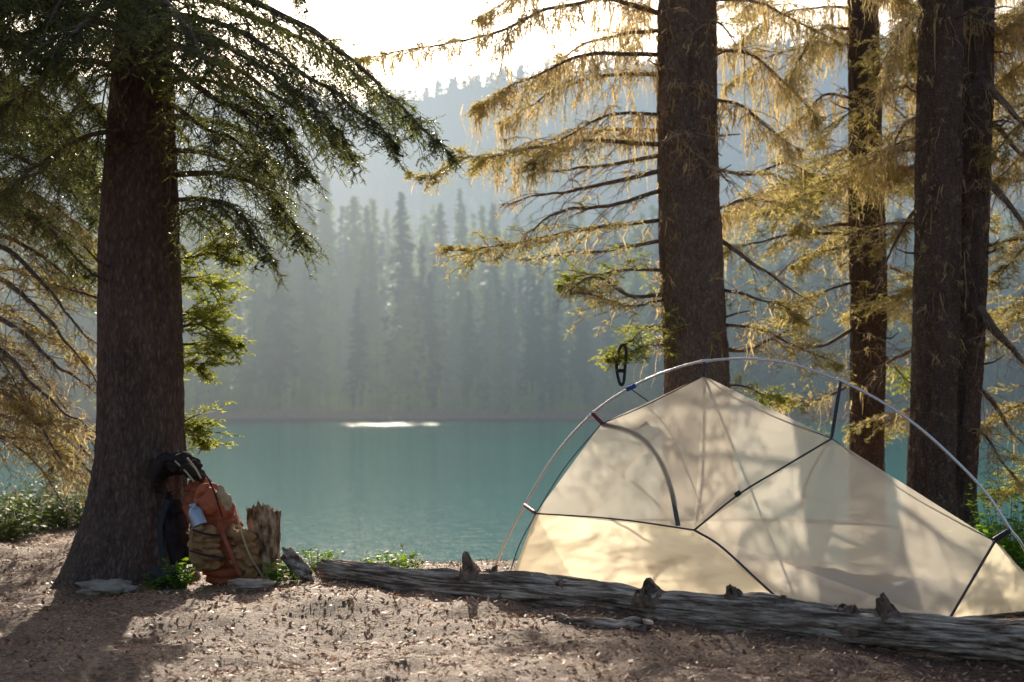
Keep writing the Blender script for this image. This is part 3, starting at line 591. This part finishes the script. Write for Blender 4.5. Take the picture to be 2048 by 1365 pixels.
# ---------------------------------------------------------------- plants
def plant(c,n,h,r,ls,label,mat=M_leaf,group='leafy plants on the ground'):
    g=Geo(); az=RNG.uniform(0,6.28,n); rr=r*RNG.random(n)**.5; H=h*RNG.uniform(.4,1,n)
    tip=np.stack([c[0]+rr*np.cos(az),c[1]+rr*np.sin(az),c[2]+H],-1); b=np.stack([c[0]+.3*rr*np.cos(az),c[1]+.3*rr*np.sin(az),0*H+c[2]-.01],-1)
    s=np.linspace(0,1,5)[None,:,None]; pts=b[:,None]*(1-s)+tip[:,None]*s; vtube(g,pts,np.full((n,5),.0012),3,0)
    for k in range(7):
        f=RNG.uniform(.3,1.05,n)[:,None]; p=b+(tip-b)*f; a=RNG.uniform(0,6.28,n); d=np.stack([np.cos(a),np.sin(a),RNG.uniform(-.3,.5,n)],-1); sd=nrm(np.cross(d,np.array([0,0,1.])+RNG.normal(size=d.shape)*.3))
        L=ls*RNG.uniform(.6,1.3,n)[:,None]; quads(g,p,p+d*L*.5+sd*L*.28,p+d*L,p+d*L*.5-sd*L*.28,0)
    g.build('leafy_plant',mat,c,label=label,category='plant',group=group)
for u,d,n,h,r in [(360,6.75,26,.15,.08),(552,6.7,20,.13,.05),(590,6.8,20,.1,.08),(630,7.3,60,.15,.14),(790,7.1,70,.14,.15),(745,7.2,40,.11,.1),(690,7.2,16,.06,.08),(310,6.8,14,.08,.08)]:
    plant(G0(u,d),n,h,r,.035,'small bright green leafy plant in dirt')
for i in range(24):
    u=random.uniform(-30,190); d=random.uniform(9.0,10.6); plant(G0(u,d),random.randint(18,60),random.uniform(.1,.4),.3,.04,'low leafy green bush on lake bank',mat=M_bush,group='bushes on the lake bank')
for i in range(7):
    plant(G0(random.uniform(1960,2100),random.uniform(7.6,8.6)),60,random.uniform(.2,.5),.25,.045,'low leafy green bush on lake bank',group='bushes on the lake bank')
# ---------------------------------------------------------------- tent
def fabric(name,col,trc,trans,transp):
    m,nt,out=newmat(name); d=nt.nodes.new('ShaderNodeBsdfDiffuse'); t=nt.nodes.new('ShaderNodeBsdfTranslucent'); tp=nt.nodes.new('ShaderNodeBsdfTransparent')
    c=ramp(nt,noise(nt,6,4),[(.3,tuple(x*.94 for x in col)),(.7,col)]); nt.links.new(c,d.inputs[0]); t.inputs[0].default_value=(*trc,1)
    s=nt.nodes.new('ShaderNodeMixShader'); s.inputs[0].default_value=trans; nt.links.new(d.outputs[0],s.inputs[1]); nt.links.new(t.outputs[0],s.inputs[2])
    s2=nt.nodes.new('ShaderNodeMixShader'); s2.inputs[0].default_value=transp; nt.links.new(s.outputs[0],s2.inputs[1]); nt.links.new(tp.outputs[0],s2.inputs[2])
    nt.links.new(s2.outputs[0],out.inputs[0]); return m
M_mesh=fabric('tent_netting',(.88,.80,.68),(1.0,.93,.80),.85,.38); M_mesh2=fabric('rear_netting',(.8,.75,.67),(.95,.9,.8),.7,.82)
M_nyl=fabric('tent_nylon',(.88,.78,.58),(1.0,.90,.68),.88,.06); M_nyl2=fabric('rear_nylon',(.8,.74,.6),(.9,.83,.68),.7,.45)
M_trim=solid('dark_webbing',[(0,(.06,.05,.052)),(1,(.1,.088,.085))],60,rough=.7)
M_red=solid('red_clip',[(0,(.2,.03,.03)),(1,(.28,.05,.05))],30,rough=.5); M_blk=solid('black_plastic',[(0,(.015,.015,.018)),(1,(.03,.03,.035))],30,rough=.5)
M_pole=solid('aluminium_pole',[(0,(.75,.74,.72)),(1,(.85,.84,.82))],5,rough=.25,metal=.9); M_blue=solid('blue_hub',[(0,(.02,.08,.3)),(1,(.03,.1,.4))],5,rough=.4)
ZG=1.5
A=P(1408,752,6.35);B=P(1663,877,6.14);L=P(1203,848,6.45);Mm=P(1072,1027,6.42);S=P(1388,1060,6.06);R=P(1988,1082,5.95)
G1=G0(1003,6.38,ZG-.01);Ff=G0(1600,5.86,ZG);RB=G0(1893,5.76,ZG);Tt=G0(2120,6.1,ZG)
LB=P(1160,1040,7.15);SB=P(1500,1040,7.1);SB2=P(1760,1050,6.9);RK=P(2010,1100,6.5);GB1=G0(1130,7.3,ZG-.02);GS=G0(1510,7.35,ZG-.02);GS2=G0(1770,7.2,ZG-.02);TB=G0(2060,6.8,ZG)
tent=empty('tent',(A[0],6.3,ZG),label='cream netting tent with curved silver pole, rainfly off',category='tent'); TO=(A[0],6.3,ZG)
def patch(G,a,b,c,d,n=26,sag=(0,0,0),wr=.006,seed=0):
    s=np.linspace(0,1,n); Sx,Ty=np.meshgrid(s,s); S3,T3_=Sx[...,None],Ty[...,None]
    p=a*(1-S3)*(1-T3_)+b*S3*(1-T3_)+c*S3*T3_+d*(1-S3)*T3_
    w=(Sx*(1-Sx)*Ty*(1-Ty))**.5*2; p=p+np.array(sag)*(16*Sx*(1-Sx)*Ty*(1-Ty))[...,None]*.6
    nn=nrm(np.cross(b-a+c-d,d-a+c-b)); st=fbm(np.stack([Sx*5+Ty*2,Ty*2.5-Sx,Sx*0+seed],-1),4,seed)
    p=p+nn*(wr*w*st)[...,None]
    i=np.arange(n*n).reshape(n,n); G.add(p.reshape(-1,3),np.stack([i[:-1,:-1],i[:-1,1:],i[1:,1:],i[1:,:-1]],-1).reshape(-1,4))
g=Geo(); iw=(0,.04,-.01)
patch(g,Mm,L,A,S,30,iw,.012,1); patch(g,A,B,S,S,24,iw,.012,2); patch(g,S,B,R,RB,34,(0,.04,-.04),.014,3); patch(g,S,RB,Ff,Ff,24,(0,.02,0),.012,4)
g.build('netting_wall',M_mesh,TO,tent,label='translucent off-white front netting')
g=Geo(); ow=(0,-.05,-.03)
patch(g,L,A,SB,LB,26,ow,.01,5); patch(g,A,B,SB2,SB,26,ow,.01,6); patch(g,B,R,RK,SB2,26,ow,.01,7); patch(g,Mm,L,LB,LB,14,(.02,0,0),.01,8)
g.build('netting_wall',M_mesh2,TO,tent)
g=Geo(); patch(g,Mm,S,Ff,G1,60,(0,.04,0),.06,9); g.build('door_panel',M_nyl,TO,tent,label='solid cream nylon door panel')
g=Geo(); patch(g,R,Tt,RB,RB,20,(0,.02,0),.02,10); patch(g,R,RK,TB,Tt,14,(0,0,0),.015,11); g.build('foot_panel',M_nyl,TO,tent)
g=Geo(); patch(g,LB,SB,GS,GB1,24,(0,0,0),.015,12); patch(g,SB,SB2,GS2,GS,24,(0,0,0),.015,13); patch(g,SB2,RK,TB,GS2,24,(0,0,0),.015,14); patch(g,G1,Mm,LB,GB1,18,(.03,0,0),.02,15)
g.build('rear_panel',M_nyl2,TO,tent)
g=Geo(); patch(g,G1+[0,0,.01],Ff+[0,0,.01],GS+[0,0,.03],GB1+[0,0,.03],20,(0,0,0),.02,16); patch(g,Ff+[0,0,.01],RB+[0,0,.01],GS2+[0,0,.03],GS+[0,0,.03],20,(0,0,0),.02,17); patch(g,RB+[0,0,.01],Tt+[0,0,.01],TB+[0,0,.02],GS2+[0,0,.03],14,(0,0,0),.02,18)
g.build('tent_floor',solid('floor_nylon',[(0,(.5,.44,.34)),(1,(.6,.53,.42))],8,rough=.6),TO,tent)
g=Geo()
def cord(G,pts,r,n=30,k=6): vtube(G,catmull(pts,n),np.full(n,r),k)
o=np.array([0,-.012,0])
cord(g,[Mm+o,P(1230,1038,6.22)+o,S+o],.004); cord(g,[S+o,P(1440,1092,6.02)+o,P(1520,1165,5.93)+o,Ff+o],.005); cord(g,[S+o,P(1475,990,6.09)+o,P(1560,938,6.12)+o,B+o],.0045)
cord(g,[R+o,RB+o],.006,8); cord(g,[A,P(1470,795,6.3),P(1560,838,6.22),B],.0025); cord(g,[L,P(1290,812,6.4),A],.0025); cord(g,[L,P(1130,935,6.44),Mm],.0025); cord(g,[B,P(1800,975,6.07),P(1900,1035,6.0),R],.0025)
cord(g,[Mm,P(1035,1100,6.41),G1],.0025); cord(g,[RB+o,Ff+o,G1+o],.004)
g.build('seam_webbing',M_trim,TO,tent)
g=Geo()
arc=catmull([L+[0,.01,0],P(1265,865,6.42),P(1312,908,6.34),P(1340,975,6.22),P(1356,1052,6.09)],40)+np.array([0,-.008,0]); T=nrm(np.gradient(arc,axis=0)); sd=nrm(np.cross(T,[0,1.,0]))*.010
i=np.arange(39); VV=np.vstack([arc-sd,arc+sd]); g.add(VV,np.stack([i,i+1,i+41,i+40],-1))
cord(g,[B+[0,.02,0],P(1622,945,6.2),P(1603,1000,6.22),P(1597,1055,6.24)],.006); cord(g,[P(1262,778,6.5),P(1325,832,6.46),P(1370,940,6.4),P(1398,1035,6.3)],.003); cord(g,[A+[0,.02,0],P(1330,850,6.8),P(1230,960,7.0),LB],.007)
cord(g,[P(1180,905,6.8),P(1290,985,6.6),P(1350,1050,6.4)],.006); cord(g,[SB,SB2,RK],.008); cord(g,[LB,SB],.008); cord(g,[SB,A],.006)
g.build('zipper_strip',solid('zipper_tape',[(0,(.10,.085,.075)),(1,(.15,.125,.115))],60,rough=.7),TO,tent)
hoop=catmull([G0(972,6.75),P(1000,1110,6.7),P(1050,1010,6.62),P(1110,911,6.56),P(1185,828,6.5),P(1262,775,6.46),P(1340,741,6.42),P(1410,723,6.38),P(1500,718,6.33),P(1590,730,6.28),P(1680,762,6.22),P(1760,802,6.17),P(1840,857,6.12),P(1920,930,6.07),P(1975,990,6.03),P(2020,1058,6.0),P(2048,1098,6.0),G0(2110,6.05)],160)
g=Geo(); vtube(g,hoop,np.full(160,.0062),10); g.build('tent_pole',M_pole,TO,tent)
def capsule(G,a,b,r,k=10):
    t=np.array([0,.02,.15,.85,.98,1.]); vtube(G,np.array([a+(b-a)*q for q in t]),r*np.array([.1,.8,1,1,.8,.1]),k)
for nm,mt,a,b,r in [('pole_clip',M_red,P(1183,826,6.5),P(1207,850,6.45),.009),('pole_clip',M_red,P(1048,1010,6.6),P(1072,1027,6.42),.009),('pole_clip',M_trim,P(1409,722,6.38),P(1408,752,6.35),.006),('webbing_strap',M_trim,P(1681,765,6.22),P(1663,877,6.14),.008),('pole_clip',M_blk,P(2018,1062,6.0),P(1985,1083,5.95),.012),('pole_hub',M_blue,P(1252,780,6.46),P(1272,771,6.455),.011),('pole_joint',M_pole,P(1176,836,6.5),P(1192,822,6.5),.009),('pole_joint',M_pole,P(1046,1018,6.62),P(1056,1003,6.62),.009),('pole_joint',M_pole,P(1400,724,6.38),P(1420,722,6.38),.009),('pole_joint',M_pole,P(1673,758,6.22),P(1690,766,6.22),.009),('toggle',M_blk,P(1470,992,6.07),P(1481,984,6.07),.012),('toggle',M_blk,P(1603,985,6.2),P(1613,996,6.2),.009)]:
    g=Geo(); capsule(g,a,b,r); g.build(nm,mt,TO,tent)
g=Geo(); patch(g,P(1255,835,6.5),P(1300,815,6.55),P(1328,835,6.5),P(1270,862,6.48),14,(0,-.03,.02),.06,30); g.build('ceiling_pocket',solid('pocket_cloth',[(0,(.2,.17,.14)),(1,(.3,.26,.2))],20),TO,tent)
g=Geo(); c=G0(1640,6.2,ZG+.07); blob(g,c,.2,(1.0,.6,.45),30,18,.2,5); g.build('stuff_sack',solid('grey_sack',[(0,(.16,.17,.19)),(1,(.25,.26,.28))],8,bump=.3),c,label='grey stuffed sack lying on tent floor',category='bag')
g=Geo(); c=G0(1850,6.15,ZG+.05); blob(g,c,.17,(1.3,.7,.45),30,18,.2,8); g.build('sleeping_bag',solid('blue_grey_sack',[(0,(.15,.18,.24)),(1,(.22,.25,.31))],8,bump=.3),c,label='blue-grey rolled sleeping bag on tent floor',category='sleeping bag')
# ---------------------------------------------------------------- hanging strap
g=Geo(); lp=catmull([P(1238,700,8.6),P(1233,735,8.6),P(1240,768,8.6),P(1247,765,8.6),P(1250,735,8.6),P(1252,700,8.6),P(1245,690,8.6),P(1238,700,8.6)],40)
n=40; i=np.arange(n-1); q=.004*np.array([0,1,0])
T=nrm(np.gradient(lp,axis=0)); sdv=nrm(np.cross(T,[0,1.,0]))*.009
VV=np.vstack([lp-sdv-q,lp+sdv-q,lp+sdv+q,lp-sdv+q]); 
for a_,b_ in ((0,1),(1,2),(2,3),(3,0)):
    g.add(VV,np.stack([i+a_*n,i+1+a_*n,i+1+b_*n,i+b_*n],-1))
capsule(g,P(1236,742,8.6),P(1249,742,8.6),.012)
c=P(1243,700,8.6); g.build('webbing_loop',M_blk,c,label='black webbing strap loop hanging from fir branch',category='strap')
# ---------------------------------------------------------------- backpack
BD=6.95; bc=G0(430,BD); pack=empty('backpack',bc,label='red and tan hiking backpack leaning against tree',category='backpack')
def M(n,a,b,**k): return solid(n,[(.3,a),(.7,b)],12,bump=.6,bscale=40,bdist=.01,**k)
M_or=M('pack_red',(.30,.07,.032),(.50,.15,.065)); M_tan=M('pack_tan',(.30,.155,.06),(.48,.27,.12)); M_navy=M('pack_dark',(.026,.021,.021),(.06,.048,.045),rough=1,spec=.1); M_ltan=M('pack_cream',(.5,.36,.2),(.6,.46,.28))
def loft(secs,name,mat,k=56,ex=2.3,amp=.012,seed=0,n=56,parent=pack,fr=9):
    c=catmull([P(a,b,d) for a,b,d,_,_ in secs],n); hw=np.interp(np.linspace(0,1,n),np.linspace(0,1,len(secs)),[s[3]/F*BD for s in secs]); hd=np.interp(np.linspace(0,1,n),np.linspace(0,1,len(secs)),[s[4] for s in secs])
    T=nrm(np.gradient(c,axis=0)); e1=nrm(np.cross(T,[0,-1.,0])); e2=np.cross(T,e1)
    s=np.linspace(0,1,n); cap=np.clip(1-np.abs(2*s-1)**4,0.02,1)**.5
    a=np.arange(k)*2*math.pi/k; ca=np.sign(np.cos(a))*np.abs(np.cos(a))**(2/ex); sa=np.sign(np.sin(a))*np.abs(np.sin(a))**(2/ex)
    V=c[:,None]+e1[:,None]*(hw*cap)[:,None,None]*ca[None,:,None]+e2[:,None]*(hd*cap)[:,None,None]*sa[None,:,None]
    nd=nrm(V-c[:,None]); V=V+nd*(amp*(fbm(V*fr,4,seed)-1.3*np.maximum(0,1-4*np.abs(vn(V*np.array([fr,fr,fr*2.2]),seed+3)))))[...,None]
    i=np.arange(n*k).reshape(n,k); nx=np.roll(i,-1,1); g=Geo(); g.add(V.reshape(-1,3),np.stack([i[:-1],nx[:-1],nx[1:],i[1:]],-1).reshape(-1,4))
    off=g.n; g.v.append(np.array([V[0].mean(0),V[-1].mean(0)])); g.n+=2
    f=[[j,(j+1)%k,off] for j in range(k)]+[[(n-1)*k+j,(n-1)*k+(j+1)%k,off+1] for j in range(k)]; g.f[3].append(np.array(f)); g.m[3].append(np.zeros(len(f),int))
    return g.build(name,mat,bc,parent)
loft([(484,1168,6.93,60,.11),(464,1120,6.95,62,.12),(434,1055,6.97,52,.12),(408,995,7.0,42,.09),(388,945,7.03,30,.08)],'pack_body',M_or,seed=1,amp=.024)
loft([(318,985,7.08,13,.05),(320,950,7.06,20,.07),(342,924,7.02,23,.09),(374,934,6.97,24,.10),(404,960,6.92,16,.08)],'lid',M_navy,seed=2,amp=.028,fr=12)
loft([(420,1142,6.84,38,.07),(410,1095,6.82,36,.075),(400,1048,6.84,24,.06)],'side_pocket',M_tan,seed=3,amp=.024,fr=16)
loft([(512,1162,6.88,27,.06),(488,1105,6.84,28,.07),(466,1045,6.87,19,.05)],'front_pocket',M_tan,seed=4,amp=.026,fr=16)
loft([(426,1030,6.87,22,.05),(414,1000,6.87,26,.06),(406,968,6.89,18,.05)],'upper_pocket',M('pouch_red',(.46,.11,.05),(.6,.2,.09)),seed=5,amp=.02)
loft([(457,1022,6.86,9,.03),(449,992,6.86,12,.035),(439,970,6.88,9,.03)],'rolled_cloth',M_ltan,seed=6,amp=.014)
loft([(372,1145,7.08,22,.05),(354,1060,7.1,22,.06),(338,985,7.12,15,.05)],'harness',M_navy,seed=7,amp=.022)
g=Geo(); a=P(400,1052,6.80); b=P(388,1018,6.82); t=np.array([0,.4,.9,1.15,1.3,1.32,1.5,1.5,1.51]); rr=np.array([.04,.04,.04,.032,.018,.021,.021,.015,.001])*.9; vtube(g,np.array([a+(b-a)*q for q in t*.85]),rr,24)
g.build('water_bottle',solid('bottle_metal',[(0,(.42,.47,.52)),(1,(.55,.6,.65))],8,rough=.35,metal=.5),bc,pack)
def band(pts,w,name='strap',mat=M_blk,th=.0025):
    g=Geo(); c=catmull([P(*p) for p in pts],24); T=nrm(np.gradient(c,axis=0)); s=nrm(np.cross(T,[0,1.,0]))*w; q=np.array([0,th,0]); n=24; i=np.arange(n-1)
    VV=np.vstack([c-s-q,c+s-q,c+s+q,c-s+q])
    for a_,b_ in ((0,1),(1,2),(2,3),(3,0)): g.add(VV,np.stack([i+a_*n,i+1+a_*n,i+1+b_*n,i+b_*n],-1))
    g.build(name,mat,bc,pack)
band([(385,1060,6.735),(410,1068,6.73),(440,1072,6.77)],.005); band([(437,1045,6.80),(457,1095,6.76),(480,1150,6.78)],.009,mat=M_or)
band([(405,940,6.83),(425,975,6.80),(445,1035,6.79)],.004); band([(350,922,6.91),(372,944,6.87),(388,964,6.86)],.004,mat=M_ltan)
band([(374,916,6.90),(390,936,6.87),(402,957,6.84)],.004,mat=M_ltan)
band([(470,1020,6.82),(495,1100,6.755),(526,1155,6.80)],.004,mat=M_ltan); band([(380,1102,6.735),(415,1112,6.73),(450,1117,6.75)],.004)
band([(335,1000,6.99),(320,1060,6.95),(330,1130,6.9),(370,1150,6.85)],.012)
g=Geo(); c=G0(335,6.85,None)+[0,0,.05]; blob(g,c,.08,(1.1,.8,.75),30,20,.4,11); g.build('stuff_sack',solid('dark_sack',[(0,(.03,.03,.03)),(1,(.07,.065,.055))],12,bump=.3),c,label='small dark crumpled sack beside backpack',category='bag')
